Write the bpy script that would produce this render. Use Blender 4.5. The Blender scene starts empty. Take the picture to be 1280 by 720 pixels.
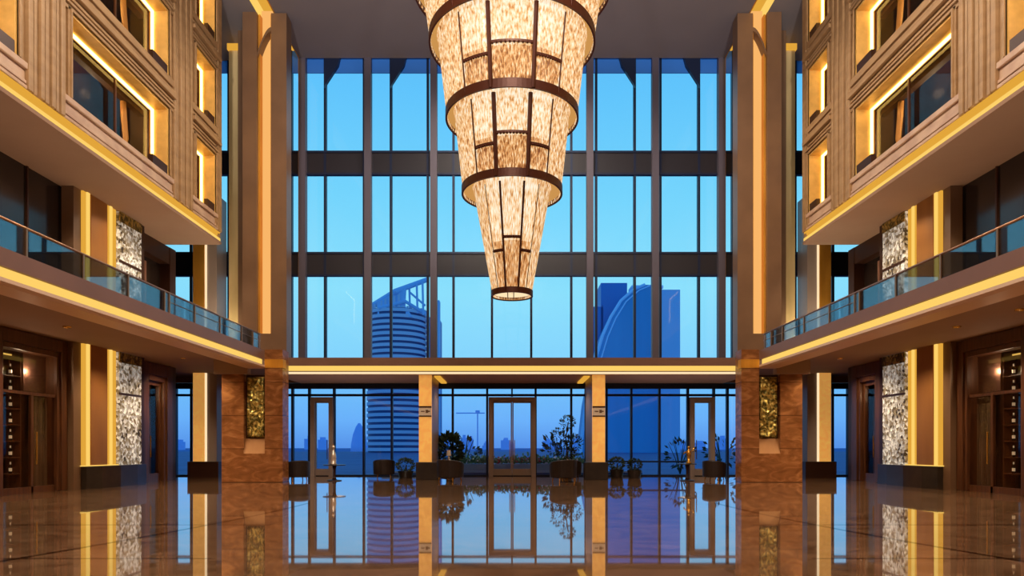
import bpy, bmesh, math, random
from mathutils import Vector, noise, Matrix
random.seed(7)
PI = math.pi
F = 853.333          # focal length in pixels of the 1280 px frame (24 mm lens)
EYE = 1.25
SC = bpy.context.scene
COL = SC.collection

# ------------------------------------------------------------------ helpers
def hx(r, g, b):
    def l(c):
        c /= 255.0
        return c / 12.92 if c <= .04045 else ((c + .055) / 1.055) ** 2.4
    return (l(r), l(g), l(b), 1.0)

def PX(px, Y): return (px - 640.0) * Y / F
def PZ(py, Y): return EYE + (560.0 - py) * Y / F

class MB:
    """collects faces for ONE mesh object"""
    def __init__(self): self.bm = bmesh.new(); self.uv = None
    def box(self, x0, x1, y0, y1, z0, z1):
        xs = sorted((x0, x1)); ys = sorted((y0, y1)); zs = sorted((z0, z1))
        v = [self.bm.verts.new((x, y, z)) for z in zs for y in ys for x in xs]
        for f in ((0,2,3,1),(4,5,7,6),(0,1,5,4),(2,6,7,3),(0,4,6,2),(1,3,7,5)):
            self.bm.faces.new([v[i] for i in f])
        return self
    def prism(self, pts, axis, a, b):
        """polygon in the two other axes, extruded along axis from a to b"""
        def mk(p, t):
            if axis == 'y': return (p[0], t, p[1])
            if axis == 'x': return (t, p[0], p[1])
            return (p[0], p[1], t)
        A = [self.bm.verts.new(mk(p, a)) for p in pts]; B = [self.bm.verts.new(mk(p, b)) for p in pts]
        n = len(pts)
        self.bm.faces.new(A); self.bm.faces.new(B[::-1])
        for i in range(n): self.bm.faces.new((A[i], B[i], B[(i+1) % n], A[(i+1) % n]))
        return self
    def lathe(self, prof, n=24, c=(0,0,0), cap=True, a0=0.0, a1=2*PI):
        full = abs(a1 - a0 - 2*PI) < 1e-6
        m = n if full else n + 1
        rows = []
        for r, z in prof:
            rows.append([self.bm.verts.new((c[0] + r*math.cos(a0 + (a1-a0)*i/n), c[1] + r*math.sin(a0 + (a1-a0)*i/n), c[2] + z)) for i in range(m)])
        for k in range(len(rows)-1):
            for i in range(n):
                j = (i+1) % m
                self.bm.faces.new((rows[k][i], rows[k][j], rows[k+1][j], rows[k+1][i]))
        if cap and full:
            if prof[0][0] > 1e-4: self.bm.faces.new(rows[0][::-1])
            if prof[-1][0] > 1e-4: self.bm.faces.new(rows[-1])
        return self
    def tube(self, pts, r, n=8, r1=None):
        pts = [Vector(p) for p in pts]; rows = []
        for k, p in enumerate(pts):
            d = (pts[min(k+1, len(pts)-1)] - pts[max(k-1, 0)]).normalized()
            u = d.orthogonal().normalized()
            if k: 
                u = (pu - d * pu.dot(d)).normalized()
            pu = u; w = d.cross(u)
            rr = r if r1 is None else r + (r1 - r) * k / (len(pts)-1)
            rows.append([self.bm.verts.new(p + (u*math.cos(2*PI*i/n) + w*math.sin(2*PI*i/n))*rr) for i in range(n)])
        for k in range(len(rows)-1):
            for i in range(n): self.bm.faces.new((rows[k][i], rows[k][(i+1)%n], rows[k+1][(i+1)%n], rows[k+1][i]))
        self.bm.faces.new(rows[0][::-1]); self.bm.faces.new(rows[-1])
        return self
    def ball(self, c, r, sc=(1,1,1), u=12, v=8):
        m = Matrix.Translation(c) @ Matrix.Diagonal((r*sc[0], r*sc[1], r*sc[2], 1))
        bmesh.ops.create_uvsphere(self.bm, u_segments=u, v_segments=v, radius=1, matrix=m); return self
    def leaf(self, p, d, L, w):
        """a small pointed leaf blade"""
        p = Vector(p); d = Vector(d).normalized(); s = d.cross(Vector((random.uniform(-1,1), random.uniform(-1,1), random.uniform(-.2,1)))).normalized()
        a = self.bm.verts.new(p); b = self.bm.verts.new(p + d*L*.5 + s*w); c = self.bm.verts.new(p + d*L); e = self.bm.verts.new(p + d*L*.5 - s*w)
        self.bm.faces.new((a, b, c, e)); return self
    def build(self, name, mat, parent=None, smooth=False, bevel=0, recalc=True, loc=None):
        if recalc: bmesh.ops.recalc_face_normals(self.bm, faces=self.bm.faces)
        me = bpy.data.meshes.new(name); self.bm.to_mesh(me); self.bm.free()
        if smooth:
            for p in me.polygons: p.use_smooth = True
        o = bpy.data.objects.new(name, me); COL.objects.link(o)
        if mat: me.materials.append(mat)
        if parent is not None: o.parent = parent
        if loc: o.location = loc
        if bevel:
            b = o.modifiers.new('bevel', 'BEVEL'); b.width = bevel; b.segments = 2; b.limit_method = 'ANGLE'
        return o

def empty(name, loc=(0,0,0), rz=0):
    o = bpy.data.objects.new(name, None); o.empty_display_size = .2; COL.objects.link(o); o.location = loc; o.rotation_euler = (0,0,rz); return o
def tag(o, label, cat, group=None, kind='thing'):
    o['label'] = label; o['category'] = cat
    if group: o['group'] = group
    if kind: o['kind'] = kind
    return o
def struct(o): o['kind'] = 'structure'; return o
def box(name, mat, parent, *d, **k): return MB().box(*d).build(name, mat, parent, **k)
def copy_tree(o, parent=None):
    c = o.copy(); COL.objects.link(c)
    if parent is not None: c.parent = parent
    for ch in list(o.children): copy_tree(ch, c)
    return c
SIDE = {-1: 'left', 1: 'right'}
class Q:
    """MB whose x coordinates are distances from the hall's centre line, put on side s"""
    def __init__(self, s): self.s = s; self.m = MB()
    def box(self, x0, x1, *r): self.m.box(self.s*x0, self.s*x1, *r); return self
    def prism(self, pts, a, b): self.m.prism([(self.s*p[0], p[1]) for p in pts], 'y', a, b); return self
    def build(self, *a, **k): return self.m.build(*a, **k)

def spot(loc, power, size, blend=.6, r=.06, col=(1, .78, .52), rot=(0,0,0)):
    l = bpy.data.lights.new('lamp', 'SPOT'); l.energy = power; l.spot_size = math.radians(size); l.spot_blend = blend; l.shadow_soft_size = r; l.color = col
    o = bpy.data.objects.new('lamp', l); COL.objects.link(o); o.location = loc; o.rotation_euler = rot; return o
# ------------------------------------------------------------------ materials
def new_mat(name):
    m = bpy.data.materials.new(name); m.use_nodes = True; nt = m.node_tree; nt.nodes.clear()
    return m, nt, nt.nodes.new('ShaderNodeOutputMaterial')
def setin(n, **k):
    for a, b in k.items():
        a = a.replace('_', ' ')
        if a in n.inputs: n.inputs[a].default_value = b
def pbr(name, color, rough=.5, metal=0.0, ior=1.45, coat=0.0, emit=None, es=0.0, c2=None, scale=4.0, stretch=(1,1,1), bump=0.0, lo=.35, hi=.65, detail=6, dist=0.0):
    m, nt, out = new_mat(name)
    b = nt.nodes.new('ShaderNodeBsdfPrincipled'); nt.links.new(b.outputs[0], out.inputs[0])
    b.inputs['Base Color'].default_value = color; b.inputs['Roughness'].default_value = rough; b.inputs['Metallic'].default_value = metal
    b.inputs['IOR'].default_value = ior; b.inputs['Coat Weight'].default_value = coat
    if emit: b.inputs['Emission Color'].default_value = emit; b.inputs['Emission Strength'].default_value = es
    if c2 or bump:
        tc = nt.nodes.new('ShaderNodeTexCoord'); mp = nt.nodes.new('ShaderNodeMapping'); nz = nt.nodes.new('ShaderNodeTexNoise')
        mp.inputs['Scale'].default_value = stretch; nz.inputs['Scale'].default_value = scale; nz.inputs['Detail'].default_value = detail; nz.inputs['Distortion'].default_value = dist
        nt.links.new(tc.outputs['Object'], mp.inputs[0]); nt.links.new(mp.outputs[0], nz.inputs['Vector'])
        if c2:
            r = nt.nodes.new('ShaderNodeValToRGB'); r.color_ramp.elements[0].position = lo; r.color_ramp.elements[1].position = hi
            r.color_ramp.elements[0].color = color; r.color_ramp.elements[1].color = c2
            nt.links.new(nz.outputs['Fac'], r.inputs[0]); nt.links.new(r.outputs[0], b.inputs['Base Color'])
        if bump:
            bp = nt.nodes.new('ShaderNodeBump'); bp.inputs['Strength'].default_value = bump; bp.inputs['Distance'].default_value = .05
            nt.links.new(nz.outputs['Fac'], bp.inputs['Height']); nt.links.new(bp.outputs[0], b.inputs['Normal'])
    return m
def emis(name, color, s):
    m, nt, out = new_mat(name); e = nt.nodes.new('ShaderNodeEmission'); e.inputs[0].default_value = color; e.inputs[1].default_value = s
    nt.links.new(e.outputs[0], out.inputs[0]); return m
def glass(name, tint=(1,1,1,1), refl=1.0, ior=1.45):
    m, nt, out = new_mat(name); t = nt.nodes.new('ShaderNodeBsdfTransparent'); g = nt.nodes.new('ShaderNodeBsdfGlossy'); fr = nt.nodes.new('ShaderNodeFresnel'); mx = nt.nodes.new('ShaderNodeMixShader')
    t.inputs[0].default_value = tint; g.inputs['Roughness'].default_value = 0; fr.inputs['IOR'].default_value = ior
    mu = nt.nodes.new('ShaderNodeMath'); mu.operation = 'MULTIPLY'; mu.inputs[1].default_value = refl; nt.links.new(fr.outputs[0], mu.inputs[0])
    nt.links.new(mu.outputs[0], mx.inputs[0]); nt.links.new(t.outputs[0], mx.inputs[1]); nt.links.new(g.outputs[0], mx.inputs[2]); nt.links.new(mx.outputs[0], out.inputs[0]); return m

M = {}
M['stone'] = pbr('warm_beige_stone', hx(152,118,80), .45, c2=hx(168,133,92), scale=1.2, stretch=(1,1,4))
M['stone_pink'] = pbr('pinkish_sill_stone', hx(180,146,122), .4, c2=hx(200,168,140), scale=2)
M['stone_tile'] = pbr('khaki_stone_tile', hx(206,180,126), .5, c2=hx(186,160,110), scale=1.5, stretch=(1,1,.3))
M['bronze'] = pbr('bronze_cladding', hx(122,92,68), .4, .2, c2=hx(112,84,62), scale=1)
M['bronze_dark'] = pbr('dark_bronze', hx(60,34,22), .35, .3)
M['mullion'] = pbr('bronze_fin', hx(84,78,90), .45, .2)
M['navy'] = pbr('dark_navy_metal', hx(22,34,62), .4, .3)
M['spandrel'] = pbr('dark_spandrel', hx(24,21,30), .45, .0)
M['door_frame'] = pbr('brown_grey_door_metal', hx(158,138,126), .45, .1)
M['plaster'] = pbr('taupe_plaster', hx(150,118,96), .8, c2=hx(144,112,90), scale=.6)
M['ceiling'] = pbr('grey_brown_ceiling', hx(122,114,116), .85, c2=hx(118,110,112), scale=.4)
M['fascia'] = pbr('brown_fascia', hx(124,88,72), .5, c2=hx(116,82,66), scale=.8)
M['lobby_soffit'] = pbr('pale_taupe_soffit', hx(206,176,160), .8)
M['fin'] = pbr('pale_bronze_fin', hx(160,126,96), .45, .1)
M['ledge'] = pbr('cream_ledge', hx(214,180,150), .45)
M['gold'] = pbr('gold_leaf_panel', hx(226,160,60), .38, .45, c2=hx(206,140,48), scale=3, stretch=(1,1,.2))
M['reveal'] = pbr('champagne_reveal', hx(226,178,96), .45, .15, c2=hx(206,160,84), scale=3)
M['gold_dim'] = pbr('brushed_gold_brown', hx(160,108,52), .42, .2, c2=hx(146,96,46), scale=2, stretch=(1,1,.2))
M['gold_marble'] = pbr('backlit_gold_onyx', hx(240,184,96), .35, emit=hx(236,170,84), es=.55, c2=hx(218,150,70), scale=3, dist=1)
M['led'] = emis('warm_led', hx(255,210,112), 6.5)
M['led_soft'] = emis('warm_diffuser', hx(255,208,104), 1.0)
M['led_gold'] = emis('gold_diffuser', hx(236,172,62), .9)
M['led_cream'] = emis('cream_diffuser', hx(255,226,180), 1.05)
M['led_orange'] = emis('apricot_diffuser', hx(250,182,104), 1.0)
M['black'] = pbr('black_stone', hx(40,33,29), .3, c2=hx(52,43,36), scale=3)
M['wood'] = pbr('dark_walnut', hx(92,54,30), .35, c2=hx(68,38,22), scale=2, stretch=(6,6,.6))
M['dark_room'] = pbr('dark_brown_interior', hx(84,56,40), .7, c2=hx(60,40,30), scale=.5)
M['dark_glassy'] = pbr('smoky_dark_panel', hx(34,26,24), .15, c2=hx(44,34,30), scale=.5)
M['curtain'] = pbr('sheer_grey_brown_curtain', hx(120,96,74), .7, c2=hx(84,66,50), scale=3, stretch=(8,8,.1))
M['drape'] = pbr('gold_drape', hx(214,160,84), .5, .2)
M['chrome'] = pbr('polished_steel', hx(210,205,200), .15, 1.0)
M['rail'] = pbr('satin_handrail', hx(170,130,100), .3, .7)
M['silver'] = pbr('silver_ceramic', hx(222,206,190), .2, .6)
M['brass'] = pbr('brass', hx(214,160,70), .25, .9)
M['leather'] = pbr('dark_leather', hx(46,34,28), .4, c2=hx(38,28,24), scale=20)
M['cushion'] = pbr('taupe_cushion', hx(104,84,68), .7)
M['white'] = pbr('white_ceramic', hx(236,220,196), .3)
M['leaf'] = pbr('dark_leaf', hx(34,50,34), .6, c2=hx(52,70,40), scale=8)
M['leaf2'] = pbr('olive_leaf', hx(60,80,44), .6, c2=hx(84,96,54), scale=8)
M['leaf3'] = pbr('fresh_leaf', hx(110,140,90), .6, c2=hx(150,170,120), scale=8)
M['bark'] = pbr('bark', hx(58,44,34), .8)
M['red'] = pbr('red_petals', hx(236,60,64), .6)
M['pinkp'] = pbr('pale_pink_petals', hx(255,226,220), .6)
M['bottle'] = pbr('dark_wine_glass', hx(30,26,24), .1)
M['foil_glint'] = pbr('pale_glint_foil', hx(230,214,190), .3, .5, emit=hx(255,226,180), es=.35)  # emission puts the bottles' glints into foil and labels
M['grey_stone'] = pbr('grey_paving', hx(176,186,206), .5)
M['plaza'] = pbr('dusk_plaza', hx(70,96,150), .7, c2=hx(58,82,136), scale=.2)
M['sea'] = pbr('dusk_water', hx(44,96,170), .8)
M['city'] = pbr('hazy_city', hx(80,130,200), .9, emit=hx(70,130,210), es=.45)  # distance haze put in as pale blue colour and self-glow
M['tower_band'] = pbr('tower_floor_band', hx(110,150,190), .6, emit=hx(70,120,176), es=.35)  # self-glow lifts the bands, standing in for sky light
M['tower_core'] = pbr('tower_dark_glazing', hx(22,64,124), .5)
M['tower_blue'] = pbr('tower_blue_glass', hx(36,104,166), .5, c2=hx(48,118,180), scale=.15, stretch=(1,1,.1), emit=hx(20,104,180), es=.32)  # emission stands in for sky light on the tower glass
M['tower_blue2'] = pbr('tower_deep_blue', hx(40,100,176), .5, emit=hx(20,80,160), es=.2)  # slight self-glow added to brighten the deep blue
M['tower_slab'] = pbr('tower_slab_blue', hx(96,150,204), .6, emit=hx(60,124,196), es=.3)  # slab brightened by emission in place of sky light
M['tower_rib'] = pbr('tower_rib', hx(120,180,230), .5, emit=hx(90,160,230), es=.2)  # rib made lighter by added self-glow, it is no lamp
M['lamp'] = emis('downlight_lens', hx(255,230,190), 6)
M['glass'] = glass('clear_glass', (.97,.99,1,1), .35)
M['glass_low'] = glass('tinted_glass', (.86,.93,1,1), .7)
M['glass_rail'] = glass('rail_glass', (.74,.82,.88,1), .75, 1.5)
M['glass_dark'] = glass('room_glass', (.86,.82,.78,1), .1)

def marble_brown():
    m, nt, out = new_mat('brown_marble'); N = nt.nodes.new; L = nt.links.new
    b = N('ShaderNodeBsdfPrincipled'); L(b.outputs[0], out.inputs[0]); b.inputs['Roughness'].default_value = .22
    tc = N('ShaderNodeTexCoord'); mp = N('ShaderNodeMapping'); mp.inputs['Scale'].default_value = (.7,.7,1.6); L(tc.outputs['Object'], mp.inputs[0])
    nz = N('ShaderNodeTexNoise'); nz.inputs['Scale'].default_value = 2.2; nz.inputs['Detail'].default_value = 9; nz.inputs['Distortion'].default_value = 1.8; L(mp.outputs[0], nz.inputs['Vector'])
    r = N('ShaderNodeValToRGB'); e = r.color_ramp.elements; e[0].position = .3; e[0].color = hx(116,70,36); e[1].position = .72; e[1].color = hx(170,114,66)
    k = e.new(.5); k.color = hx(138,86,46); L(nz.outputs['Fac'], r.inputs[0])
    # horizontal slab joints every 1.2 m
    sx = N('ShaderNodeSeparateXYZ'); L(tc.outputs['Object'], sx.inputs[0])
    mo = N('ShaderNodeMath'); mo.operation = 'MODULO'; mo.inputs[1].default_value = 1.21; L(sx.outputs['Z'], mo.inputs[0])
    lt = N('ShaderNodeMath'); lt.operation = 'LESS_THAN'; lt.inputs[1].default_value = .025; L(mo.outputs[0], lt.inputs[0])
    mx = N('ShaderNodeMix'); mx.data_type = 'RGBA'; L(lt.outputs[0], mx.inputs['Factor']); L(r.outputs[0], mx.inputs['A']); mx.inputs['B'].default_value = hx(92,54,28)
    L(mx.outputs['Result'], b.inputs['Base Color']); return m
M['marble'] = marble_brown()

def floor_mat():
    m, nt, out = new_mat('polished_marble_floor'); N = nt.nodes.new; L = nt.links.new
    b = N('ShaderNodeBsdfPrincipled'); L(b.outputs[0], out.inputs[0]); b.inputs['Roughness'].default_value = .035; b.inputs['IOR'].default_value = 1.75
    b.inputs['Coat Weight'].default_value = .5; b.inputs['Coat Roughness'].default_value = .01
    tc = N('ShaderNodeTexCoord'); sx = N('ShaderNodeSeparateXYZ'); L(tc.outputs['Object'], sx.inputs[0])
    nz = N('ShaderNodeTexNoise'); nz.inputs['Scale'].default_value = .9; nz.inputs['Detail'].default_value = 10; nz.inputs['Distortion'].default_value = 2.5; L(tc.outputs['Object'], nz.inputs['Vector'])
    r = N('ShaderNodeValToRGB'); e = r.color_ramp.elements; e[0].position = .3; e[0].color = hx(104,74,50); e[1].position = .7; e[1].color = hx(146,110,80); L(nz.outputs['Fac'], r.inputs[0])
    def math_(op, a, bb=None):
        n = N('ShaderNodeMath'); n.operation = op
        for i, v in enumerate((a, bb)):
            if v is None: continue
            if isinstance(v, (int, float)): n.inputs[i].default_value = v
            else: L(v, n.inputs[i])
        return n.outputs[0]
    ax = math_('ABSOLUTE', sx.outputs['X']); y = sx.outputs['Y']
    def band(val, c, w): return math_('LESS_THAN', math_('ABSOLUTE', math_('SUBTRACT', val, c)), w)
    # long gently curved inlay lines and two cross lines, mirrored left and right
    curve = math_('SUBTRACT', ax, math_('MULTIPLY', math_('POWER', math_('SUBTRACT', 15.5, y), 2.0), .016))
    masks = [math_('MULTIPLY', band(curve, 4.62, .055), math_('LESS_THAN', y, 15.5)), math_('MULTIPLY', band(y, 11.1, .05), math_('GREATER_THAN', ax, 3.9)), math_('MULTIPLY', band(y, 7.72, .03), math_('GREATER_THAN', ax, 3.4)), band(math_('MODULO', math_('ADD', ax, 60.0), 1.6), 0.8, .006), band(math_('MODULO', math_('ADD', y, 60.0), 1.6), 0.8, .006)]
    line = masks[0]
    for k in masks[1:3]: line = math_('MAXIMUM', line, k)
    joint = math_('MAXIMUM', masks[3], masks[4])
    tot = math_('MAXIMUM', line, math_('MULTIPLY', joint, .3))
    mx = N('ShaderNodeMix'); mx.data_type = 'RGBA'; L(tot, mx.inputs['Factor']); L(r.outputs[0], mx.inputs['A']); mx.inputs['B'].default_value = hx(44,24,14)
    L(mx.outputs['Result'], b.inputs['Base Color'])
    sp = math_('SUBTRACT', .5, math_('MULTIPLY', line, .4)); L(sp, b.inputs['Specular IOR Level'])
    L(math_('SUBTRACT', .5, math_('MULTIPLY', line, .45)), b.inputs['Coat Weight'])
    return m
M['floor'] = floor_mat()

def crystal_mat(name, base, strength, dark_sector=True):
    m, nt, out = new_mat(name); N = nt.nodes.new; L = nt.links.new
    b = N('ShaderNodeBsdfPrincipled'); L(b.outputs[0], out.inputs[0]); b.inputs['Roughness'].default_value = .25
    tc = N('ShaderNodeTexCoord'); mp = N('ShaderNodeMapping'); mp.inputs['Scale'].default_value = (260, 15, 1); L(tc.outputs['UV'], mp.inputs[0])
    n1 = N('ShaderNodeTexNoise'); n1.inputs['Scale'].default_value = 1; n1.inputs['Detail'].default_value = 4; L(mp.outputs[0], n1.inputs['Vector'])
    mp2 = N('ShaderNodeMapping'); mp2.inputs['Scale'].default_value = (60, 6, 1); L(tc.outputs['UV'], mp2.inputs[0])
    n2 = N('ShaderNodeTexNoise'); n2.inputs['Scale'].default_value = 1; n2.inputs['Detail'].default_value = 3; L(mp2.outputs[0], n2.inputs['Vector'])
    def math_(op, a, bb=None):
        n = N('ShaderNodeMath'); n.operation = op
        for i, v in enumerate((a, bb)):
            if v is None: continue
            if isinstance(v, (int, float)): n.inputs[i].default_value = v
            else: L(v, n.inputs[i])
        return n.outputs[0]
    s = math_('ADD', math_('MULTIPLY', n1.outputs['Fac'], .80), math_('MULTIPLY', n2.outputs['Fac'], .22))
    sx = N('ShaderNodeSeparateXYZ'); L(tc.outputs['UV'], sx.inputs[0])
    u, v = sx.outputs['X'], sx.outputs['Y']
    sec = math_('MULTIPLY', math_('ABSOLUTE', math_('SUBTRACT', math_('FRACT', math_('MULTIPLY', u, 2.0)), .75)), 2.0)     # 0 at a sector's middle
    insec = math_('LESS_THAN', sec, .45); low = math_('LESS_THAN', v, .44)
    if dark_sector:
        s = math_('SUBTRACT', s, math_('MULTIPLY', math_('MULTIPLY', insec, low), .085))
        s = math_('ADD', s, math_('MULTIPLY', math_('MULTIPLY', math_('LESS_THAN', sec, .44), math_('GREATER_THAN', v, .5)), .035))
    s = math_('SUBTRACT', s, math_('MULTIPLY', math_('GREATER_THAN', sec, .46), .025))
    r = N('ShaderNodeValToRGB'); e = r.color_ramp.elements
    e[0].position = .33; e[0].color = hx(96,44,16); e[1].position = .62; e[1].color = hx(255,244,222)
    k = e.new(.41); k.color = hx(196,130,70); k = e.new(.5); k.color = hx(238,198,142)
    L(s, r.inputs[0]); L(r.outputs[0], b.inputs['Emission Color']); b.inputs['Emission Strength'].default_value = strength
    b.inputs['Base Color'].default_value = base
    return m
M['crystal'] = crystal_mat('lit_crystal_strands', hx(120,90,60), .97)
M['crystal_in'] = emis('amber_glow', hx(232,168,92), .75)

def screen_mat():
    m, nt, out = new_mat('crushed_crystal_screen'); N = nt.nodes.new; L = nt.links.new
    b = N('ShaderNodeBsdfPrincipled'); L(b.outputs[0], out.inputs[0]); b.inputs['Roughness'].default_value = .2
    tc = N('ShaderNodeTexCoord'); vo = N('ShaderNodeTexVoronoi'); vo.inputs['Scale'].default_value = 11; L(tc.outputs['Object'], vo.inputs['Vector'])
    nz = N('ShaderNodeTexNoise'); nz.inputs['Scale'].default_value = 1.4; nz.inputs['Detail'].default_value = 5; L(tc.outputs['Object'], nz.inputs['Vector'])
    sx = N('ShaderNodeSeparateXYZ'); L(vo.outputs['Color'], sx.inputs[0])
    mu = N('ShaderNodeMath'); mu.operation = 'MULTIPLY_ADD'; mu.inputs[1].default_value = .6; L(sx.outputs['X'], mu.inputs[0])
    m2 = N('ShaderNodeMath'); m2.operation = 'MULTIPLY_ADD'; m2.inputs[1].default_value = 1.1; m2.inputs[2].default_value = -.35; L(nz.outputs['Fac'], m2.inputs[0]); L(m2.outputs[0], mu.inputs[2])
    r = N('ShaderNodeValToRGB'); e = r.color_ramp.elements; e[0].position = .12; e[0].color = hx(52,42,30); e[1].position = .85; e[1].color = hx(236,232,220)
    k = e.new(.36); k.color = hx(136,120,92); k = e.new(.6); k.color = hx(176,172,164)
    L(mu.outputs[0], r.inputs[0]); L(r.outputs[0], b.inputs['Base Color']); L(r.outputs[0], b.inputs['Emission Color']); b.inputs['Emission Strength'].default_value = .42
    bp = N('ShaderNodeBump'); bp.inputs['Strength'].default_value = .8; bp.inputs['Distance'].default_value = .05; L(vo.outputs['Distance'], bp.inputs['Height']); L(bp.outputs[0], b.inputs['Normal'])
    return m
M['screen'] = screen_mat()
M['relief'] = pbr('gilded_relief', hx(92,84,40), .3, .75, c2=hx(214,184,96), scale=4.5, lo=.42, hi=.62, dist=2, bump=.6)

# ------------------------------------------------------------------ layout constants
YG = 30.5           # glass wall
K = YG / F
ZS = 4.13           # underside of beam and balcony edge
ZI = 4.42           # soffit of the side aisles
ZC = 18.5           # ceiling
WX = 13.3           # side wall
BX = 9.0            # balcony edge
FX = 11.2           # upper box face
ZB = 9.05           # underside of upper box
def gx(px): return (px - 640) * K
def gz(py): return EYE + (560 - py) * K

# ------------------------------------------------------------------ floor, ceiling, shell
struct(box('floor', M['floor'], None, -18, 18, -7, YG + .25, -.3, 0))
c = empty('ceiling'); struct(c)
box('slab', M['ceiling'], c, -9.4, 9.4, -7, 30.2, ZC, ZC + .6)
for s in (-1, 1):
    Q(s).box(10.1, 18, -7, YG, ZC, ZC + .6).build('side_slab', M['ceiling'], c)
    Q(s).box(9.4, 10.1, -7, YG, ZC + .45, ZC + .6).build('cove_diffuser', M['led_gold'], c)
    Q(s).box(9.4, 9.44, -7, 30.2, ZC - .02, ZC + .45).build('cove_lip', M['gold'], c)
    Q(s).box(10.06, 10.1, -7, YG, ZC - .02, ZC + .45).build('cove_lip', M['led_soft'], c)
w = struct(box('wall_back', M['plaster'], None, -18, 18, -7.3, -7, 0, ZC))
for s in (-1, 1):
    n = SIDE[s]
    wl = empty('wall_' + n); struct(wl)
    Q(s).box(18, 18.3, -7, YG, 0, ZC + .6).build('outer_wall', M['plaster'], wl)
    Q(s).box(WX + .9, WX + 1.1, -7, 27.0, 0, ZC).build('backing_wall', M['dark_room'], wl)
    # piers of the wall between openings, both floors
    for (z0, z1) in ((0, ZI), (4.6, ZB)):
        Q(s).box(WX, WX + .9, 20.55, 21.15, z0, z1).build('wall_pier', M['bronze'], wl)
        Q(s).box(WX + .1, WX + .9, 21.15, 24.35, z0, z1).build('wall_panel', M['gold_dim'], wl)
        Q(s).box(WX, WX + .9, 26.55, 27.0, z0, z1).build('wall_pier', M['bronze_dark'], wl)
        Q(s).box(WX, WX + .9, -7, 17.2 if z0 == 0 else 8, z0, z1).build('wall_panel', M['plaster'], wl)
    Q(s).box(WX + .02, WX + .9, 24.35, 26.55, 8.4, ZB).build('wall_header', M['bronze_dark'], wl)
    # mezzanine smoky glazed panels
    Q(s).box(WX + .15, WX + .25, 8, 20.55, 4.6, ZB).build('dark_panel', M['dark_glassy'], wl)
    for y in (10.2, 12.4, 14.6, 16.8, 18.9): Q(s).box(WX + .1, WX + .2, y - .03, y + .03, 4.6, ZB).build('panel_joint', M['bronze_dark'], wl)
    Q(s).box(WX + .4, WX + .5, 24.35, 26.55, 4.6, 8.4).build('dark_panel', M['dark_glassy'], wl)
    Q(s).box(WX + .3, WX + .42, 24.9, 25.4, 4.6, 8.2).build('wood_panel', M['fascia'], wl)

    # balcony: floor slab, edge profile
    b = empty('floor_balcony_' + n); struct(b)
    Q(s).box(9.5, 18, -7, 27.0, ZI, 4.6).build('balcony_slab', M['plaster'], b)
    Q(s).box(9.5, 18, 27.0, YG - .3, ZI, 4.6).build('balcony_slab', M['plaster'], b)
    Q(s).box(BX, BX + .55, -7, 24.8, 4.47, 4.8).build('fascia', M['fascia'], b)
    Q(s).box(BX + .08, BX + .5, -7, 24.8, 4.26, 4.47).build('cove_light', M['led_soft'], b)
    Q(s).prism([(BX - .03, ZS + .06), (BX + .02, ZS), (BX + .6, ZS), (BX + .6, ZS + .13), (BX - .03, ZS + .13)], -7, 24.8).build('ledge', M['ledge'], b)
    Q(s).box(9.55, 10.75, 24.6, 24.95, 3.93, ZI).build('end_downstand', M['plaster'], b)

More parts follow.
